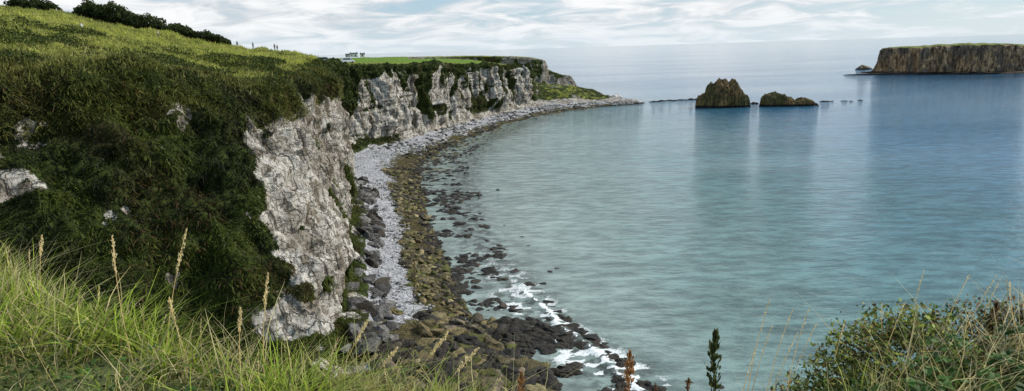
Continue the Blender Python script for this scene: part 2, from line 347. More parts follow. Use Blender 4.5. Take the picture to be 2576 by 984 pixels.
for (x,y,rx,ry,h) in [(161,440,3.4,2,1.3),(165.5,439,1.5,1.2,.4),(208,441,4.6,2,.75),(214.0,444,1.4,1.0,.3),(221,442,3.0,1.4,.45),(224.5,440,1.6,1,.3),(232,443,2.0,1.4,.6),(105,480,6,2,.7),(111,484,5,2.2,.8),(118,487,6,2.2,.6),(126,487,7,2.2,.6),(134,489,5,1.8,1.1),(142,492,3.4,1.5,.5),(118,480,3,1.5,.4)]:
    rock_island('skerry_rock',x,y,random.uniform(-.3,.3),rx,ry,h,[(-1,.1),(-.6,.6),(-.3,1),(.1,.5),(.4,.8),(1,.1)],M_stk,140+k,na=48,prof=lowp,cap=False,fx=.3,amp=1.5,crag=.6); k+=1

# ---------------------------------------------------------------- sea
tw=np.linspace(0,len(ST)-1,900); Wl=cr(ctrl,tw)[:,1,:2]
def dist_poly(P,L):
    d=np.full(len(P),1e9)
    for a,b in zip(L[:-1],L[1:]):
        ab=b-a; tt=np.clip(((P-a)@ab)/max(ab@ab,1e-9),0,1); q=a+tt[:,None]*ab
        d=np.minimum(d,np.hypot(*(P-q).T))
    return d
xs=np.concatenate([-np.geomspace(30000,32,26),np.arange(-30,44,.36),np.geomspace(44.5,30000,60)])
ys=np.concatenate([-np.geomspace(3000,5,8),np.arange(0,60,6),np.arange(60,200,.4),np.geomspace(201,60000,90)])
gx,gy=np.meshgrid(xs,ys,indexing='ij'); pts=np.stack([gx.ravel(),gy.ravel()],1)
coarse=Wl[::12]; dsh=dist_poly(pts,coarse)
p3=np.column_stack([pts,np.zeros(len(pts))])
fl=[np.array(a,float) for a in [(1,108),(3.5,101),(5.5,96),(6.2,91.5),(8.2,88),(9.8,84.7),(11.5,80),(12.6,76),(15.5,70),(22,62)]]
dfo=dist_poly(pts,fl)
nf=fbm(p3*1.1,4,201); nf2=fbm(p3*.35,3,205)
wid=.16+.9*ss(nf2,.45,.62)
wid=wid+2.8*np.exp(-(np.hypot(pts[:,0]-5.2,pts[:,1]-95)/5)**2)+1.4*np.exp(-(np.hypot(pts[:,0]-12,pts[:,1]-78)/4)**2)
foam=ss(1-dfo/wid+(nf-.5)*2.0,.35,1.0)
shal=np.exp(-(dsh/9)**1.3)
nfs=fbm(np.column_stack([pts[:,0]*.5,pts[:,1]*.9,0*pts[:,0]]),5,209)
foam=np.maximum(foam,ss(shal,.3,.8)*ss(nfs,.50,.58)*.76*(pts[:,1]<190)*(.35+.65*ss(-pts[:,1],-165,-85)))
zz=.35*np.exp(-(dfo/.9)**2)*ss(-pts[:,1],-112,-100)
p3[:,2]=zz
def sea_mat():
    m,nt,out=newmat('sea_water')
    P=nd(nt,'ShaderNodeNewGeometry').outputs['Position']
    sh=attr(nt,'shal').outputs['Fac']; fo=attr(nt,'foam').outputs['Fac']
    sep=nd(nt,'ShaderNodeSeparateXYZ',{0:P}); x=sep.outputs[0]; y=sep.outputs[1]
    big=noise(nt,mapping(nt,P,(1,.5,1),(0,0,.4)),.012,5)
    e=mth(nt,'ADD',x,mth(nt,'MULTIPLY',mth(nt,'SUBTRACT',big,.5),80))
    w1=noise(nt,mapping(nt,P,(.5,1.0,1),(0,0,.5)),1.0,4,.6)
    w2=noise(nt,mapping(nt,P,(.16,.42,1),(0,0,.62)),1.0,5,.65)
    w4=noise(nt,mapping(nt,P,(.03,.10,1),(0,0,.7)),1.0,3,.5)
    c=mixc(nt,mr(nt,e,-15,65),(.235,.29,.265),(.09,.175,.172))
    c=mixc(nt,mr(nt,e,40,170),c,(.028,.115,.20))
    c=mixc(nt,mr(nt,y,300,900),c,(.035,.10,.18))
    # ripple light and shade painted into the base colour, plus fainter broad variation
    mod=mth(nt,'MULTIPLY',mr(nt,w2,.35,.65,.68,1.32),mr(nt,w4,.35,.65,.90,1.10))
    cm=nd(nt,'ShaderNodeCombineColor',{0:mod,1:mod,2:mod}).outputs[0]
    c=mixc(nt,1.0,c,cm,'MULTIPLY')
    sb=noise(nt,P,.5,4,.6)
    c=mixc(nt,mth(nt,'MULTIPLY',mr(nt,sh,.3,.95),mr(nt,sb,.42,.6,.15,.85)),c,(.035,.037,.028))
    fn=noise(nt,P,3.0,4)
    c=mixc(nt,mr(nt,mth(nt,'ADD',fo,mth(nt,'MULTIPLY',mth(nt,'SUBTRACT',fn,.5),.8)),.45,.8),c,(.85,.87,.87))
    patch=mr(nt,noise(nt,mapping(nt,P,(.35,1.2,1),(0,0,.1)),.008,4),.35,.65,.45,1.15)
    h=mth(nt,'ADD',mth(nt,'MULTIPLY',w1,.20),mth(nt,'ADD',mth(nt,'MULTIPLY',w2,.42),mth(nt,'MULTIPLY',w4,.2)))
    h=mth(nt,'MULTIPLY',h,patch)
    bp=nd(nt,'ShaderNodeBump',{'Height':h,'Strength':1.0,'Distance':1.0}).outputs[0]
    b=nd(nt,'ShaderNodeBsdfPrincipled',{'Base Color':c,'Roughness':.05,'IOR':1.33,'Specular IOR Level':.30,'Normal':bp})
    nt.links.new(b.outputs[0],out.inputs[0]); return m
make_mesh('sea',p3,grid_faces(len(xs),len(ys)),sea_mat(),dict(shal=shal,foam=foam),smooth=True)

# ---------------------------------------------------------------- boulders
import bmesh
def ico(sub):
    bm=bmesh.new(); bmesh.ops.create_icosphere(bm,subdivisions=sub,radius=1); 
    V=np.array([v.co[:] for v in bm.verts]); F=np.array([[v.index for v in f.verts] for f in bm.faces]); bm.free(); return V,F
I2=ico(2); I1=ico(1); I3=ico(3)
def rocks(name,P,size,col,mat,base,seed,flat=.65):
    V0,F0=base; n=len(P)
    r=np.random.default_rng(seed)
    variants=[]
    for k in range(16):
        d=.55+.9*vn(V0*1.6+k*9.7,k); cut=V0*d[:,None]
        for _ in range(4):
            q=r.normal(size=3); q/=np.linalg.norm(q); dd=cut@q; cut=cut-np.outer(np.maximum(dd-.5,0),q)*.95
        variants.append(cut)
    A=np.array(variants)[r.integers(0,16,n)]
    th=r.uniform(0,6.28,n); c,s=np.cos(th),np.sin(th)
    sc=np.stack([r.uniform(.8,1.4,n),r.uniform(.7,1.1,n),r.uniform(.7,1.1,n)*flat],1)*size[:,None]
    A=A*sc[:,None,:]
    x=A[...,0]*c[:,None]-A[...,1]*s[:,None]; y=A[...,0]*s[:,None]+A[...,1]*c[:,None]
    A=np.stack([x,y,A[...,2]],-1)+P[:,None,:]
    F=(F0[None]+np.arange(n)[:,None,None]*len(V0)).reshape(-1,3)
    return make_mesh(name,A.reshape(-1,3),F,mat,cols=np.repeat(col,len(V0),0),smooth=False)
def rock_mat():
    m,nt,out=newmat('shore_boulder'); a=attr(nt,'Col').outputs['Color']
    P=nd(nt,'ShaderNodeNewGeometry').outputs['Position']; n=noise(nt,P,1.6,6,.7); n2=noise(nt,P,5,4)
    c=mixc(nt,mr(nt,n,.3,.7),(.4,.4,.4),(1.4,1.35,1.3)); c=mixc(nt,1.0,a,c,'MULTIPLY')
    bp=nd(nt,'ShaderNodeBump',{'Height':mth(nt,'ADD',n,n2),'Strength':.8,'Distance':.3}).outputs[0]
    b=nd(nt,'ShaderNodeBsdfPrincipled',{'Base Color':c,'Roughness':.65,'Specular IOR Level':.25,'Normal':bp})
    nt.links.new(b.outputs[0],out.inputs[0]); return m
M_rock=rock_mat()
def beach_pts(n,s0,s1,b0,b1,seed,lo=.3,hi=.62):
    r=np.random.default_rng(seed)
    s=r.uniform(s0,s1,n*4); kk=cr(ctrl,s)
    b=r.uniform(b0,b1,len(s))
    Cc=kk[:,3];W=kk[:,1];md=kk[:,2]
    P=np.where(b[:,None]<.5,Cc+(md-Cc)*(b[:,None]*2),md+(W-md)*(b[:,None]*2-1))
    cl_=vn(np.column_stack([P[:,:2]*.12,0*s]),seed)*.5+vn(np.column_stack([P[:,:2]*.4,0*s]),seed+1)*.5
    keep=r.uniform(0,1,len(s))<ss(cl_,lo,hi)
    P=P[keep][:n];b=b[keep][:n];s=s[keep][:n]
    P[:,2]=np.maximum(P[:,2],-.2)
    return P,b,s
def rc(n,cols,seed):
    r=np.random.default_rng(seed); cols=np.array(cols); c=cols[r.integers(0,len(cols),n)]; return c*r.uniform(.6,1.3,(n,1))
darkc=[(.03,.025,.018),(.042,.034,.024),(.022,.019,.015)]; algc=[(.17,.135,.06),(.13,.11,.04),(.24,.20,.10),(.095,.10,.018),(.06,.05,.03),(.035,.03,.022)]; grey=[(.15,.145,.14),(.22,.215,.2),(.09,.09,.085)]; pal=[(.42,.42,.42),(.56,.56,.55),(.32,.32,.32)]
def big(n,lo,hi,seed): 
    r=np.random.default_rng(seed); return lo+(hi-lo)*r.uniform(0,1,n)**2.2
P,b,s=beach_pts(1800,4.6,8.2,.50,1.18,1,.42,.66); rocks('dark_shore_boulders',P,big(len(P),.3,1.35,1),rc(len(P),darkc,1),M_rock,I2,1,.5)
P,b,s=beach_pts(1000,8.2,11,.5,1.0,2,.4,.65); rocks('dark_shore_boulders',P,big(len(P),.4,1.4,2),rc(len(P),darkc,2),M_rock,I2,2,.5)
P,b,s=beach_pts(1900,5.0,8.8,.28,.60,3); P[:,2]+=.1;rocks('algae_shore_rocks',P,big(len(P),.25,1.2,3),rc(len(P),algc,3),M_rock,I2,3,.6)
P,b,s=beach_pts(2600,8.8,16.5,.36,.85,4,.35,.65); rocks('algae_shore_rocks',P,big(len(P),.35,1.5,4),rc(len(P),algc+darkc,4),M_rock,I1,4,.5)
P,b,s=beach_pts(1500,3.6,5.2,.05,.72,5); P[:,2]+=.15;rocks('brown_shore_rocks',P,big(len(P),.3,1.9,5),rc(len(P),algc+darkc+darkc+[(.18,.145,.10)],5),M_rock,I3,5,.6)
P,b,s=beach_pts(650,3.2,5.2,.66,1.12,15,.38,.62); rocks('dark_shore_boulders',P,big(len(P),.35,1.4,15),rc(len(P),darkc,15),M_rock,I3,15,.5)
P,b,s=beach_pts(420,4.3,8.3,-.16,.08,6); P[:,2]+=.3;rocks('fallen_boulders',P,big(len(P),.4,2.0,6),rc(len(P),grey[:1]+grey[2:]+[darkc[1]],6),M_rock,I2,6,.8)
P,b,s=beach_pts(1700,4.8,10.5,.0,.38,7); P[:,2]+=.05;rocks('pale_pebbles',P,rng.uniform(.12,.4,len(P)),rc(len(P),pal+pal+grey,7),M_rock,I1,7,.7)
P,b,s=beach_pts(1400,10,19,-.1,.5,8); P[:,2]+=.2;rocks('spit_rocks',P,rng.uniform(.4,1.3,len(P)),rc(len(P),pal+grey,8),M_rock,I1,8,.6)
P=np.array([[75.5,478,3.5],[72,480,3.2],[79,478,2.6],[83,476,1.8],[77,481,4.0],[69,476,2.4]]); rocks('pale_limestone_boulders',P,np.array([3.2,2.6,2.6,2,2.6,2]),rc(6,pal,9),M_rock,I3,9,1.0)
P=np.array([[-2,150,-.1],[3,133,-.1],[6.5,116,0],[-4,190,0],[5,110,0],[24,72.5,-.2],[21,74,-.2],[8,118,-.1],[2,140,-.1]]); rocks('dark_shore_boulders',P,rng.uniform(.5,.9,len(P)),rc(len(P),darkc,10),M_rock,I2,10,.4)

# ---------------------------------------------------------------- vegetation geometry
def tri_blades(name,B,D,h,w,col,mat):
    n=len(B); th=rng.uniform(0,6.28,n); side=np.stack([np.cos(th),np.sin(th),0*th],1)*w[:,None]
    V=np.stack([B-side,B+side,B+D*h[:,None]],1).reshape(-1,3); F=np.arange(3*n).reshape(-1,3)
    c=np.repeat(col,3,0); c[0::3]*=.6;c[1::3]*=.6
    return make_mesh(name,V,F,mat,cols=c)
def leaf_cloud(name,P,size,col,mat,aspect=.55,parent=None):
    n=len(P); a=rng.normal(size=(n,3)); a/=np.linalg.norm(a,axis=1)[:,None]
    b=np.cross(a,rng.normal(size=(n,3))); b/=np.linalg.norm(b,axis=1)[:,None]
    L=size[:,None]
    V=np.stack([P-a*L,P+b*L*aspect,P+a*L,P-b*L*aspect],1).reshape(-1,3)
    F=np.arange(4*n).reshape(-1,4)
    return make_mesh(name,V,F,mat,cols=np.repeat(col,4,0),parent=parent)
fl2=G2.reshape(-1,3)
def pick(mask,n,seed):
    r=np.random.default_rng(seed)
    ds=np.linalg.norm(np.gradient(G2,axis=0),axis=2)*np.linalg.norm(np.gradient(G2,axis=1),axis=2)
    w=(mask*ds).ravel(); w/=w.sum(); idx=r.choice(len(w),n,p=w)
    i,j=np.divmod(idx,npf); i2=np.clip(i+1,0,ns-1);j2=np.clip(j+1,0,npf-1)
    a=r.uniform(0,1,(n,1));b=r.uniform(0,1,(n,1))
    return G2[i,j]*(1-a)*(1-b)+G2[i2,j]*a*(1-b)+G2[i,j2]*(1-a)*b+G2[i2,j2]*a*b, (i,j)
N2=gnormals(G2)
vis=(S>1.2)&(S<8)&(PV>5.9)&(PV<8.15)
P,(ii,jj)=pick(vis*1.0,90000,11)
cn=fbm(P*.12,3,301); cn2=fbm(P*.7,2,303)
upper=ss(PV[ii,jj],6.7,7.5)[:,None]
c1=np.array((.42,.45,.09))*(.75+.55*upper);c2=np.array((.14,.165,.032))*(.6+1.1*upper);c3=np.array((.56,.51,.20))
k1=ss(cn,.36,.56)[:,None]
col=c2*(1-k1)+c1*k1; k2=(rng.uniform(0,1,(len(P),1))<.24); col=np.where(k2,c3,col)*rng.uniform(.6,1.3,(len(P),1))
D=rng.normal(size=(len(P),3))*.35; D[:,2]=1
tri_blades('hill_grass',P,D,rng.uniform(.2,.8,len(P))*(.35+cn2),rng.uniform(.05,.12,len(P)),col,M_turf)
lipm=(S>1.2)&(S<8)&(PV>5.6)&(PV<6.3)
P,(ii,jj)=pick(lipm*ss(fbm(G2*.12,3,307),.42,.58),26000,14)
D=N2[ii,jj]*.8+rng.normal(size=P.shape)*.4; D[:,2]-=.25
tri_blades('lip_grass',P,D,rng.uniform(.4,1.2,len(P)),rng.uniform(.05,.12,len(P)),np.array((.24,.24,.065))*rng.uniform(.3,1.5,(len(P),1)),M_turf)
lipm=(S>1.2)&(S<8)&(PV>5.75)&(PV<7.2)
P,(ii,jj)=pick(lipm*(fbm(G2*.16,3,305)>.53),30000,12); P[:,2]+=rng.uniform(0,1.0,len(P))
leaf_cloud('hill_scrub',P,rng.uniform(.1,.28,len(P)),np.array((.05,.068,.016))*rng.uniform(.4,1.8,(len(P),1)),M_turf)
mv=(moss>.55)*(S>1.2)*(S<8)*(PV>3.4)*(PV<6.3)
P,(ii,jj)=pick(mv*1.0,90000,13)
nn=N2[ii,jj]; P=P+nn*rng.uniform(0,.35,(len(P),1))
cn=fbm(P*.13,4,311); kk1=ss(cn+.14*(ribm[ii,jj])+.10*(1-ss(frac[ii,jj],.35,.8)),.48,.64)[:,None]
col=np.array((.02,.027,.008))*(1-kk1)+np.array((.115,.145,.024))*kk1
br=(fbm(P*.1,3,313)>.55)&(rng.uniform(0,1,len(P))<.4); col=np.where(br[:,None],np.array((.12,.08,.03)),col)*rng.uniform(.5,1.4,(len(P),1))
D=nn*.6+rng.normal(size=P.shape)*.45; D[:,2]-=.6
tri_blades('cliff_vegetation',P,D,rng.uniform(.2,.9,len(P)),rng.uniform(.06,.15,len(P)),col,M_turf)
mv=(moss>.5)*(S>=8)*(S<15)*(PV>3.4)*(PV<6.2)
P,(ii,jj)=pick(mv*1.0,20000,17); P=P+N2[ii,jj]*.1
leaf_cloud('cliff_scrub',P,rng.uniform(.25,.6,len(P)),np.array((.045,.06,.016))*rng.uniform(.5,1.6,(len(P),1)),M_turf)

def ground(x,y,pmin=6.0):
    m=(PV>=pmin); q=fl2.reshape(ns,npf,3)[m]; d=np.hypot(q[:,0]-x,q[:,1]-y); return q[np.argmin(d),2]
def hedge(name,pts,radii,n,seed):
    r=np.random.default_rng(seed); PP=[];cc=[]
    for (x,y),rad in zip(pts,radii):
        z=ground(x,y)
        k=int(n*rad*rad)
        d=r.normal(size=(k,3)); d/=np.linalg.norm(d,axis=1)[:,None]
        rr=rad*r.uniform(.55,1,(k,1))**.5*(.6+.8*vn(d*2.6+x,seed)[:,None])
        p=np.array([x,y,z+rad*.7])+d*rr*np.array([1.25,1,.95])
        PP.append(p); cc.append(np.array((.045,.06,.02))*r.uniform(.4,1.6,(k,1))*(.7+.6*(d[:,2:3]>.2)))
    PP=np.concatenate(PP);cc=np.concatenate(cc)
    return leaf_cloud(name,PP,r.uniform(.12,.34,len(PP)),cc,M_leaf,.6)
pp=[];rr=[]
for k in range(26):
    u=k/25; pp.append((-101+22*u+random.uniform(-.5,.5),165+random.uniform(-1.5,1.5))); rr.append(random.choice([1.3,1.9,2.6,3.3])*(1-.45*u))
hedge('hawthorn_hedge',pp,rr,400,5)
pp=[];rr=[]
for k in range(18):
    u=k/17; pp.append((-81+13*u,167+random.uniform(-1,1))); rr.append(random.uniform(.8,1.6))
hedge('gorse_hedge',pp,rr,500,6)
pp=[(-108-1.6*k,166+random.uniform(-1,1)) for k in range(6)]; hedge('hawthorn_hedge',pp,[1.5,1.6,2.2,1.8,2.4,2],420,8)

# ---------------------------------------------------------------- foreground bluff
xe=[-16,-9,-6,-4.6,-3,-2,-1,-.3,.3,.8,1.6,2.2,3,4.2,6,16]
ye=[12,8,6.6,5.7,4.5,4.0,3.6,3.35,3.2,3.1,3.2,3.5,3.9,4.3,5,8]
ze=[38.6,38.4,38.3,38.25,38.18,38.14,38.1,38.02,37.92,37.88,38.02,38.12,38.18,38.22,38.3,38.4]
def Ye(x): return np.interp(x,xe,ye)
def Zg(x,y):
    e=Ye(x); z=np.interp(x,xe,ze); z=z+(38.25-z)*ss(e-y,0.6,3)
    return z+.10*(fbm(np.stack([x*1.3,y*1.3,0*x],-1),3,401)-.5)*2-.15*ss(y-e,-.3,.1)
bx=np.linspace(-16,16,200); rows=np.linspace(0,1,50)
bl=[]
for x in bx:
    e=float(Ye(x)); r=[]
    for q in rows:
        y=-8+(e+8)*q; r.append((x,y,float(Zg(np.array([x]),np.array([y]))[0])))
    z=r[-1][2]
    for dy,dz in [(.15,-.15),(.3,-.5),(.5,-1.2),(.9,-3),(2,-9),(4,-20),(7,-37)]: r.append((x,e+dy,z+dz))
    bl.append(r)
bl=np.array(bl)
def soil_mat():
    m,nt,out=newmat('bluff_soil'); P=nd(nt,'ShaderNodeNewGeometry').outputs['Position']
    n=noise(nt,P,6,6,.7); c=mixc(nt,mr(nt,n,.35,.65),(.04,.05,.014),(.14,.16,.045))
    b=nd(nt,'ShaderNodeBsdfPrincipled',{'Base Color':c,'Roughness':.95}); nt.links.new(b.outputs[0],out.inputs[0]); return m
make_mesh('clifftop_ground',bl.reshape(-1,3),grid_faces(bl.shape[0],bl.shape[1]),soil_mat(),smooth=True)

def ribbons(name,B,h,w,lean,bend,col,mat,seg=5):
    n=len(B); tt=np.linspace(0,1,seg+1)
    th=rng.uniform(0,6.28,n); side=np.stack([np.cos(th),np.sin(th),0*th],1)
    Vs=[];Cs=[]
    for q in tt:
        c=B+lean*(h*q)[:,None]+bend*((h*q*q))[:,None]
        c[:,2]=B[:,2]+h*(q-.35*np.minimum(np.linalg.norm(bend[:,:2],axis=1),1.2)*q*q)
        ww=(w*(1-q)**.7+.0005)[:,None]
        Vs+= [c-side*ww,c+side*ww]
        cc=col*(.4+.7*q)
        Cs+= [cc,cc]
    V=np.stack(Vs,1).reshape(-1,3); Cc=np.stack(Cs,1).reshape(-1,3)
    m=2*(seg+1); f=np.array([[2*k,2*k+1,2*k+3,2*k+2] for k in range(seg)])
    F=(f[None]+np.arange(n)[:,None,None]*m).reshape(-1,4)
    return make_mesh(name,V,F,mat,cols=Cc)
def fg_pts(n,x0,x1,ymin,over=.12):
    x=rng.uniform(x0,x1,n); e=Ye(x); y=ymin+(e+over-ymin)*rng.uniform(0,1,n)**.8; return x,y
def grass_patch(name,n,x0,x1,ymin,hmin,hmax,palette,wk=1.0,seedc=0):
    x,y=fg_pts(n,x0,x1,ymin); cln=fbm(np.stack([x*2.4,y*2.4,0*x+seedc],-1),3,411+seedc)
    keep=rng.uniform(0,1,n)<ss(cln,.36,.54)+.07; x=x[keep];y=y[keep];cln=cln[keep]; n=len(x)
    B=np.stack([x,y,Zg(x,y)-.03],1); h=rng.uniform(hmin,hmax,n)*(.35+1.1*ss(cln,.35,.65))
    h*=np.where((x>.0)&(x<1.5),.7,1.0)
    lean=rng.normal(size=(n,3))*.28; lean[:,0]+=.08; bend=rng.normal(size=(n,3))*.5; bend[:,0]+=.15
    pal=np.array(palette); ki=rng.integers(0,len(pal),n); kb=(cln>.5)&(rng.uniform(0,1,n)<.5); ki=np.where(kb,0,ki)
    col=pal[ki]*rng.uniform(.55,1.3,(n,1))
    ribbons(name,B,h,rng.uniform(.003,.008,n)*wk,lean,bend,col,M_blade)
gp=[(.46,.60,.08),(.36,.48,.06),(.62,.66,.15),(.18,.27,.04),(.74,.64,.31),(.06,.09,.02),(.25,.2,.08)]
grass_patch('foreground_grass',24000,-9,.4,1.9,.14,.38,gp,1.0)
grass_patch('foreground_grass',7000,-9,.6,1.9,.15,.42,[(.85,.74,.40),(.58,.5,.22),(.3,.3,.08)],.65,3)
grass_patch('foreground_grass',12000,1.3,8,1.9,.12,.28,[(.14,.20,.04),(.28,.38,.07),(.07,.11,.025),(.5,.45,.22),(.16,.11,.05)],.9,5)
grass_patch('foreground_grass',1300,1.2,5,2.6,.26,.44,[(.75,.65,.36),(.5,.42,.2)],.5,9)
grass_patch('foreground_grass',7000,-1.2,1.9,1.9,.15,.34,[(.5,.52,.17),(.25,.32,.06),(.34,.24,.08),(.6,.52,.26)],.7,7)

x,y=fg_pts(16000,-8,-.1,1.9,.1); cl_=fbm(np.stack([x*1.3,y*1.3,0*x],-1),3,431); kp=cl_>.46; x=x[kp];y=y[kp]
P=np.stack([x,y,Zg(x,y)+rng.uniform(.02,.2,len(x))],1)
leaf_cloud('wildflower_leaves',P,rng.uniform(.008,.022,len(P)),np.array((.12,.17,.045))*rng.uniform(.2,1.5,(len(P),1)),M_leaf,.5)

def seed_stalk(V,F,Cc,base,top,head,hw,col,curve=.1,dens=70,sw=.0022):
    base=np.array(base,float);top=np.array(top,float); L=np.linalg.norm(top-base)
    n=10; pts=[]
    side=np.array([1,0,0])*curve*L
    for k in range(n+1):
        q=k/n; pts.append(base+(top-base)*q+side*(q*q-q)*1.0)
    off=len(V)
    pts=np.array(pts)
    for k,p in enumerate(pts):
        for a in range(3):
            an=a*2.094; r_=sw*(1-.6*k/n); V.append(p+np.array([math.cos(an),math.sin(an),0])*r_); Cc.append(col)
    for k in range(n):
        for a in range(3):
            F.append([off+k*3+a,off+k*3+(a+1)%3,off+k*3+3+(a+1)%3,off+k*3+3+a])
    for k in range(dens):
        q=1-head*random.random()
        i0=min(int(q*n),n-1); f_=q*n-i0; p=pts[i0]*(1-f_)+pts[i0+1]*f_
        prof=math.sin(math.pi*min(1,max(0.02,(1-q)/head)))**.6*(.6+.6*abs(math.sin(q*43+hw*900)))
        dv=np.array([random.gauss(0,1),random.gauss(0,1),random.gauss(0,.6)]); dv/=np.linalg.norm(dv)
        c=p+dv*hw*prof*random.uniform(.2,1)
        a_=np.array([dv[0]*.4,dv[1]*.4,1.0]); a_/=np.linalg.norm(a_); b_=np.cross(a_,np.array([random.gauss(0,1),random.gauss(0,1),.1])); b_/=np.linalg.norm(b_)
        s_=hw*random.uniform(.3,.65); o=len(V)
        for w_ in (c-a_*s_,c+b_*s_*.45,c+a_*s_,c-b_*s_*.45):
            V.append(w_); 
            Cc.append(np.array(col)*random.uniform(.6,1.4))
        F.append([o,o+1,o+2,o+3])
def flush(name,V,F,Cc): return make_mesh(name,np.array(V),np.array(F),M_blade,cols=np.array(Cc))
def gz(x,y): return float(Zg(np.array([x]),np.array([y]))[0])
straw=np.array((.9,.76,.44))
V=[];F=[];Cc=[]
for (x,y,zt,dx,dy,hd) in [(-2.42,3.9,38.97,.0,0,.3),(-2.25,3.95,38.99,.26,0,.32),(-1.55,3.75,38.75,.10,0,.3),(-1.62,3.6,38.6,.05,.0,.3),(-1.1,3.5,38.5,.25,.1,.3),(-.75,3.4,38.5,.38,0,.25),(-3.6,4.8,38.75,.1,0,.3),(-.95,3.4,38.42,.3,0,.3),(-2.0,3.8,38.6,-.08,0,.3),(-.6,3.3,38.45,.4,.0,.3)]:
    seed_stalk(V,F,Cc,(x,y,gz(x,y)),(x+dx,y+dy,zt),hd,.016,straw,dens=120,sw=.004)
for k in range(80):
    x=random.uniform(-5,0.4); y=float(Ye(x))-random.uniform(-.05,.9); z=gz(x,y); h=random.uniform(.22,.45)
    seed_stalk(V,F,Cc,(x,y,z),(x+random.uniform(-.1,.25),y+random.uniform(-.1,.1),z+h),.25,.009,straw*random.uniform(.6,1.1),dens=30,sw=.002)
flush('seeding_grass_stalks',V,F,Cc)
V=[];F=[];Cc=[]
for (x,y,zt,dx) in [(2.30,3.6,38.70,.03),(2.4,3.55,38.69,.16),(2.55,3.6,38.66,.2),(2.95,3.6,38.62,-.12),(1.2,3.2,38.72,.1),(1.28,3.2,38.66,.14),(1.18,3.15,38.6,.12),(1.45,3.3,38.62,.1),(2.0,3.4,38.6,.12),(1.12,3.1,38.5,.08),(1.75,3.4,38.5,.05),(2.75,3.7,38.6,.1),(1.25,3.15,38.55,.18),(1.35,3.2,38.58,.2),(2.15,3.5,38.55,-.1)]:
    seed_stalk(V,F,Cc,(x,y,gz(x,y)),(x+dx,y,zt),.22,.008,straw*.95,dens=40,sw=.003,curve=.15)
flush('reed_stalks',V,F,Cc)
brown=np.array((.20,.12,.06)); rust=np.array((.36,.19,.08)); dk=np.array((.06,.075,.028))
for nm,(x,y,zt,dx,cc_,hw,hd) in [('dock_plant',(.56,3.1,38.50,.01,rust,.03,.4)),('dock_plant',(1.05,3.2,38.55,-.02,dk,.042,.6)),('dock_plant',(2.83,3.7,38.45,.02,brown*.6,.03,.6)),('dock_plant',(2.5,3.7,38.40,-.02,brown,.024,.5)),('dock_plant',(.04,3.1,38.40,-.02,rust*.9,.024,.4)),('dock_plant',(3.0,3.7,38.48,.05,brown*.7,.034,.6)),('dock_plant',(.22,3.1,38.28,-.02,rust*.8,.016,.4)),('dock_plant',(.84,3.1,38.34,.03,brown*.9,.02,.4)),('dock_plant',(.76,3.1,38.32,-.06,brown*.8,.014,.4)),('dock_plant',(-.56,3.4,38.92,.03,brown*.6,.015,.22))]:
    V=[];F=[];Cc=[]; z=gz(x,y); seed_stalk(V,F,Cc,(x,y,z),(x+dx,y,zt),hd,hw,cc_,dens=200 if hd>.3 else 60,curve=.06,sw=.003 if hd>.3 else .002); flush(nm,V,F,Cc)

def shrub(name,blobs,n,size,cols,seed):
    r=np.random.default_rng(seed); PP=[];cc=[]
    for (x,y,z,rx,rz) in blobs:
        k=int(n*rx*rx/.04); d=r.normal(size=(k,3)); d/=np.linalg.norm(d,axis=1)[:,None]
        q=r.uniform(0,1,(k,1))**.4*(.5+.9*vn(d*3+x*5,seed)[:,None])
        PP.append(np.array([x,y,z])+d*q*np.array([rx,rx,rz])); c=np.array(cols)[r.integers(0,len(cols),k)]
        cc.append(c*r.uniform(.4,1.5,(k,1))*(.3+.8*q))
    PP=np.concatenate(PP);cc=np.concatenate(cc)
    return leaf_cloud(name,PP,r.uniform(size*.5,size*1.5,len(PP)),cc,M_leaf,.5)
gl=[(.15,.21,.045),(.26,.33,.07),(.07,.11,.03),(.38,.38,.12),(.2,.14,.06)]; bl_=[(.20,.12,.06),(.10,.10,.035),(.14,.19,.045),(.34,.27,.14),(.06,.09,.02)]
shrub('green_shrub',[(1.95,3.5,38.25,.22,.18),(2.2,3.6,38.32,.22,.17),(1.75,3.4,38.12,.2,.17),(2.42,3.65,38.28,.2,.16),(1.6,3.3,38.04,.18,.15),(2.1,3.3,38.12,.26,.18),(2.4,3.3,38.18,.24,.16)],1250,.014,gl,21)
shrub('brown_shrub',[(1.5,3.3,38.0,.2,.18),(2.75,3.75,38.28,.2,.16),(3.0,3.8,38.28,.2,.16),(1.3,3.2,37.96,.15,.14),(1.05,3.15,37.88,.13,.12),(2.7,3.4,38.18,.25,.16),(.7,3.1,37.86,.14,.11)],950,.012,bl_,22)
def bramble(name,cxs,seed):
    r=random.Random(seed); V=[];F=[];Cc=[]
    for (cx,cy,cz,sz) in cxs:
        c=np.array([cx,cy,cz]); yaw=r.uniform(0,6.28); g=np.array((.08,.17,.04))*r.uniform(.4,1.7)
        for k in (-1,0,1):
            an=yaw+k*1.25; d=np.array([math.cos(an),math.sin(an),r.uniform(-.3,.2)]); sd=np.array([-math.sin(an),math.cos(an),0])
            o=len(V); L=sz*(1.15 if k==0 else .95); up=np.array([0,0,1])
            prof=[(0,.0),(.12,.26),(.3,.42),(.5,.45),(.7,.34),(.88,.16),(1,0.0)]
            for q,w in prof:
                m_=c+d*L*(q+.15)-up*.25*L*q*q
                V+= [m_-sd*w*L+up*w*L*.35,m_,m_+sd*w*L+up*w*L*.35]; Cc+=[g*.9,g*.65,g*1.15]
            for j in range(len(prof)-1):
                F.append([o+3*j,o+3*j+1,o+3*j+4,o+3*j+3]); F.append([o+3*j+1,o+3*j+2,o+3*j+5,o+3*j+4])
    return flush(name,V,F,Cc)
br=[]
for k in range(260):
    x=random.uniform(1.5,3.2); y=random.uniform(2.6,3.4); br.append((x,y,gz(x,y)+random.uniform(.05,.26),random.uniform(.03,.06)))
bramble('bramble',br,3)
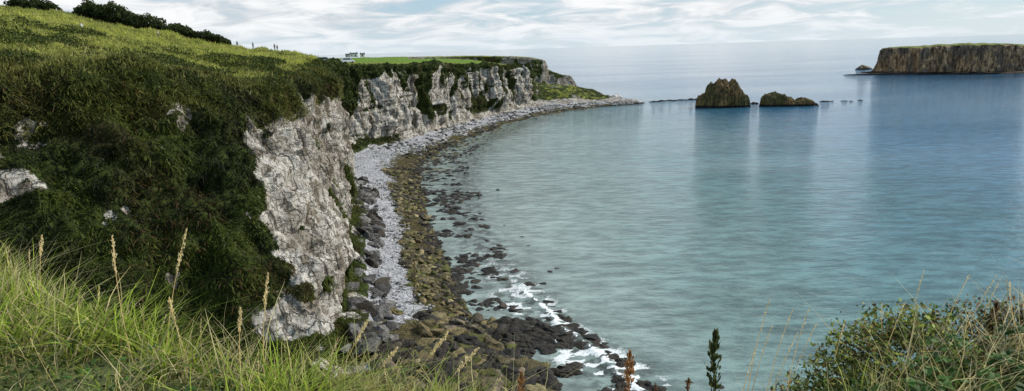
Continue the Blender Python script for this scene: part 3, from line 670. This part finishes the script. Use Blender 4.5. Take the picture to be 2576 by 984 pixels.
br=[(random.uniform(-4,-.3),random.uniform(2.6,4),0,random.uniform(.015,.035)) for k in range(260)]
br=[(a,b_,gz(a,b_)+random.uniform(.03,.2),d) for a,b_,_,d in br]
bramble('bramble',br,4)

# ---------------------------------------------------------------- people
def person(x,y,yaw,shirt,legs,hair,step=.1,h=1.72):
    root=bpy.data.objects.new('person',None); link(root); root.location=(x,y,ground(x,y)-.05); root.rotation_euler=(0,0,yaw); root.scale=(h/1.72,)*3
    J=[(0,0,.95),(0,0,1.2),(0,0,1.42),(0,.0,1.50),(0,.02,1.62),
       (.10,0,.9),(.11,step,.5),(.11,step*.6,.08),(.11,step*.6+.14,.03),(-.10,0,.9),(-.11,-step*.3,.5),(-.11,-step*1.4,.08),(-.11,-step*1.4+.14,.03),
       (.19,0,1.40),(.24,-.03,1.14),(.22,.08,.9),(.22,.12,.82),(-.19,0,1.40),(-.24,.02,1.14),(-.23,.14,.93),(-.22,.19,.86)]
    E=[(0,1),(1,2),(2,3),(3,4),(0,5),(5,6),(6,7),(7,8),(0,9),(9,10),(10,11),(11,12),(2,13),(13,14),(14,15),(15,16),(2,17),(17,18),(18,19),(19,20)]
    R=[.13,.13,.13,.055,.095,.095,.065,.045,.04,.095,.065,.045,.04,.06,.045,.035,.03,.06,.045,.035,.03]
    me=bpy.data.meshes.new('body'); me.from_pydata(J,E,[]); ob=bpy.data.objects.new('body',me); link(ob); ob.parent=root
    sk=ob.modifiers.new('skin','SKIN')
    for k,sv in enumerate(me.skin_vertices[0].data): sv.radius=(R[k],R[k]*.8); sv.use_root=(k==0)
    ob.modifiers.new('sub','SUBSURF').levels=1; ob.modifiers['sub'].render_levels=1
    m,nt,out=newmat('clothes'); z=nd(nt,'ShaderNodeSeparateXYZ',{0:nd(nt,'ShaderNodeTexCoord').outputs['Object']}).outputs[2]
    c=mixc(nt,mr(nt,z,.93,.95),legs,shirt); c=mixc(nt,mr(nt,z,1.47,1.49),c,(.5,.32,.24)); c=mixc(nt,mr(nt,z,.07,.09),(.03,.03,.03),c)
    b=nd(nt,'ShaderNodeBsdfPrincipled',{'Base Color':c,'Roughness':.85}); nt.links.new(b.outputs[0],out.inputs[0]); me.materials.append(m)
    V0,F0=I3; k=V0[:,2]>-.25; Vh=V0*np.array([.098,.112,.105])+np.array([0,-.005,1.66])
    Vh[~k,1]-=.03; Vh[~k,:]=Vh[~k,:]*np.array([.8,1,1])
    make_mesh('hair',Vh,F0,simple('hair',hair),smooth=True,parent=root)
    return root
person(-82.5,134,.8,(.75,.75,.75),(.05,.06,.1),(.05,.03,.02))
person(-75,148,2.2,(.6,.6,.62),(.1,.1,.12),(.1,.07,.04))
person(-56.5,168,1.2,(.05,.05,.07),(.04,.05,.09),(.03,.02,.02),.16)
person(-57.3,168.5,1.0,(.12,.05,.05),(.03,.03,.04),(.03,.02,.02))
person(-65.8,167,.2,(.06,.06,.06),(.05,.05,.08),(.03,.02,.02))
person(-62.2,167.5,-.5,(.05,.08,.05),(.05,.05,.08),(.06,.04,.02))

# ---------------------------------------------------------------- buildings + vans
def box(bm,x0,x1,y0,y1,z0,z1):
    v=[bm.verts.new(p) for p in [(x0,y0,z0),(x1,y0,z0),(x1,y1,z0),(x0,y1,z0),(x0,y0,z1),(x1,y0,z1),(x1,y1,z1),(x0,y1,z1)]]
    for f in [(0,3,2,1),(4,5,6,7),(0,1,5,4),(1,2,6,5),(2,3,7,6),(3,0,4,7)]: bm.faces.new([v[i] for i in f])
def bmo(name,bm,mat,parent,bev=0):
    me=bpy.data.meshes.new(name); bm.normal_update(); bm.to_mesh(me); bm.free(); me.materials.append(mat); ob=bpy.data.objects.new(name,me); link(ob); ob.parent=parent
    if bev: md=ob.modifiers.new('b','BEVEL'); md.width=bev; md.segments=2
    return ob
M_white=simple('white_render',(.75,.75,.72),.8,.06); M_slate=simple('slate_roof',(.07,.075,.085),.7); M_glass=simple('window_glass',(.03,.04,.05),.1,.1); M_stone=simple('field_stone',(.24,.22,.2),.9)
M_van=simple('van_paint',(.7,.74,.78),.3,.03); M_tyre=simple('tyre',(.02,.02,.02),.9)
def cottage(name,x,y,z,yaw,L,D_,Hh,wall):
    root=bpy.data.objects.new(name,None); link(root); root.location=(x,y,z); root.rotation_euler=(0,0,yaw)
    bm=bmesh.new(); box(bm,-L/2,L/2,-D_/2,D_/2,-.5,Hh); bmo('walls',bm,wall,root)
    bm=bmesh.new(); r=Hh+D_*.3; o=.25
    vs=[bm.verts.new(p) for p in [(-L/2-o,-D_/2-o,Hh-.1),(L/2+o,-D_/2-o,Hh-.1),(L/2+o,D_/2+o,Hh-.1),(-L/2-o,D_/2+o,Hh-.1),(-L/2-o,0,r),(L/2+o,0,r)]]
    for f in [(0,1,5,4),(2,3,4,5),(3,0,4),(1,2,5),(0,3,2,1)]: bm.faces.new([vs[i] for i in f])
    bmo('roof',bm,M_slate,root)
    bm=bmesh.new()
    for cx in (-L/2+.5,L/2-.5): box(bm,cx-.4,cx+.4,-.4,.4,r-.7,r+.7)
    bmo('chimneys',bm,wall,root)
    bm=bmesh.new(); k=int(L//2.2)
    for j in range(k):
        cx=-L/2+L*(j+.5)/k
        if j==k//2: box(bm,cx-.45,cx+.45,-D_/2-.04,-D_/2+.02,0,1.7)
        else: box(bm,cx-.4,cx+.4,-D_/2-.04,-D_/2+.02,.9,1.6)
    bmo('windows_and_door',bm,M_glass,root)
cottage('white_cottage',-133,590,37.3,.1,6.5,3.4,2.4,M_white)
cottage('white_cottage',-126,592,37.3,.15,4,3.4,1.9,M_white)
cottage('white_cottage',-138.5,590,37.3,-.1,3,3,1.7,M_white)
cottage('stone_house',-123,200,ground(-123,200)+2.6,.4,5,4,2.8,M_stone)
def van(x,y,z,yaw,L=5.4,name='parked_van'):
    root=bpy.data.objects.new(name,None); link(root); root.location=(x,y,z); root.rotation_euler=(0,0,yaw)
    bm=bmesh.new(); W=.95
    pr=[(-L/2,.35),(L/2-.1,.35),(L/2,.9),(L/2-.9,1.15),(L/2-1.5,2.1),(L/2-1.9,2.3),(-L/2+.05,2.3)]
    a=[bm.verts.new((p,-W,q)) for p,q in pr]; b=[bm.verts.new((p,W,q)) for p,q in pr]
    bm.faces.new(a); bm.faces.new(b[::-1])
    for k in range(len(pr)): k2=(k+1)%len(pr); bm.faces.new([a[k2],a[k],b[k],b[k2]])
    bmo('body',bm,M_van,root,.06)
    bm=bmesh.new(); box(bm,-L/2+.3,L/2-1.9,-W-.01,W+.01,1.35,2.0); box(bm,L/2-1.75,L/2-1.25,-W-.01,W+.01,1.3,1.75); bmo('windows',bm,M_glass,root)
    for sx in (-L/2+1,L/2-1.0):
        for sy in (-W,W):
            bm=bmesh.new(); bmesh.ops.create_cone(bm,segments=20,cap_ends=True,radius1=.36,radius2=.36,depth=.24,matrix=Matrix.Translation((sx,sy,.36))@Matrix.Rotation(math.pi/2,4,'X')); bmo('wheel',bm,M_tyre,root)
van(-72,268,ground(-74,272)+.1,.25); van(-66.5,283,ground(-69,285),.6); 

# ---------------------------------------------------------------- camera
th=math.radians(12.4); rho=math.radians(1.71)
r0=Vector((1,0,0)); u0=Vector((0,math.sin(th),math.cos(th)))
cr_=r0*math.cos(rho)-u0*math.sin(rho); cu=r0*math.sin(rho)+u0*math.cos(rho); cb=cr_.cross(cu)
M=Matrix((cr_,cu,cb)).transposed().to_4x4(); M.translation=Vector((0,0,40))
cam=bpy.data.cameras.new('camera'); co=bpy.data.objects.new('camera',cam); link(co); co.matrix_world=M
cam.sensor_width=36; cam.lens=23.45; cam.clip_start=.1; cam.clip_end=100000; scene.camera=co

# ---------------------------------------------------------------- light
sd=Vector((.70,.30,.52)).normalized(); el=math.asin(sd.z); az=math.atan2(sd.x,sd.y)
sl=bpy.data.lights.new('sun','SUN'); sl.energy=4.7; sl.angle=math.radians(.8); sl.color=(1,.93,.82)
so=bpy.data.objects.new('sun',sl); link(so); so.rotation_euler=sd.to_track_quat('Z','Y').to_euler(); so.location=(50,50,120)
w=bpy.data.worlds.new('World'); scene.world=w; w.use_nodes=True; nt=w.node_tree; nt.nodes.clear()
sky=nd(nt,'ShaderNodeTexSky'); sky.sky_type='NISHITA'; sky.sun_disc=False; sky.sun_elevation=el; sky.sun_rotation=az; sky.air_density=1.0; sky.dust_density=.3
g=nd(nt,'ShaderNodeTexCoord').outputs['Generated']; sp=nd(nt,'ShaderNodeSeparateXYZ',{0:g})
zc=mth(nt,'ADD',mth(nt,'MAXIMUM',sp.outputs[2],0.0),.16)
vx=mth(nt,'DIVIDE',sp.outputs[0],zc); vy=mth(nt,'DIVIDE',sp.outputs[1],zc)
vec=nd(nt,'ShaderNodeCombineXYZ',{0:vx,1:vy,2:0.0}).outputs[0]
cn=noise(nt,mapping(nt,vec,(1.8,2.0,1),(0,0,.25)),1.1,9,.6,.7)
cn2=noise(nt,mapping(nt,vec,(.5,.8,1),(0,0,-.2)),1.0,6,.5)
cov=mth(nt,'ADD',mth(nt,'ADD',mth(nt,'MULTIPLY',cn,.7),mth(nt,'MULTIPLY',cn2,.45)),mth(nt,'MULTIPLY',sp.outputs[0],-.12))
cov=mth(nt,'SUBTRACT',cov,mth(nt,'MULTIPLY',mth(nt,'MAXIMUM',sp.outputs[2],0.0),.26))
mask=mr(nt,cov,.40,.58)
cc=mixc(nt,mr(nt,cn,.36,.64),(6.4,7.0,7.5),(9.7,9.8,9.9))
blue=mixc(nt,.65,sky.outputs[0],(4.2,6.3,8.3))
hz=mr(nt,sp.outputs[2],0,.05,1,0)
skc=mixc(nt,mask,blue,cc)
skc=mixc(nt,mth(nt,'MULTIPLY',hz,.6),skc,(7.2,8.2,8.9))
bg=nd(nt,'ShaderNodeBackground',{'Color':skc,'Strength':.1}); wo=nd(nt,'ShaderNodeOutputWorld'); nt.links.new(bg.outputs[0],wo.inputs[0])
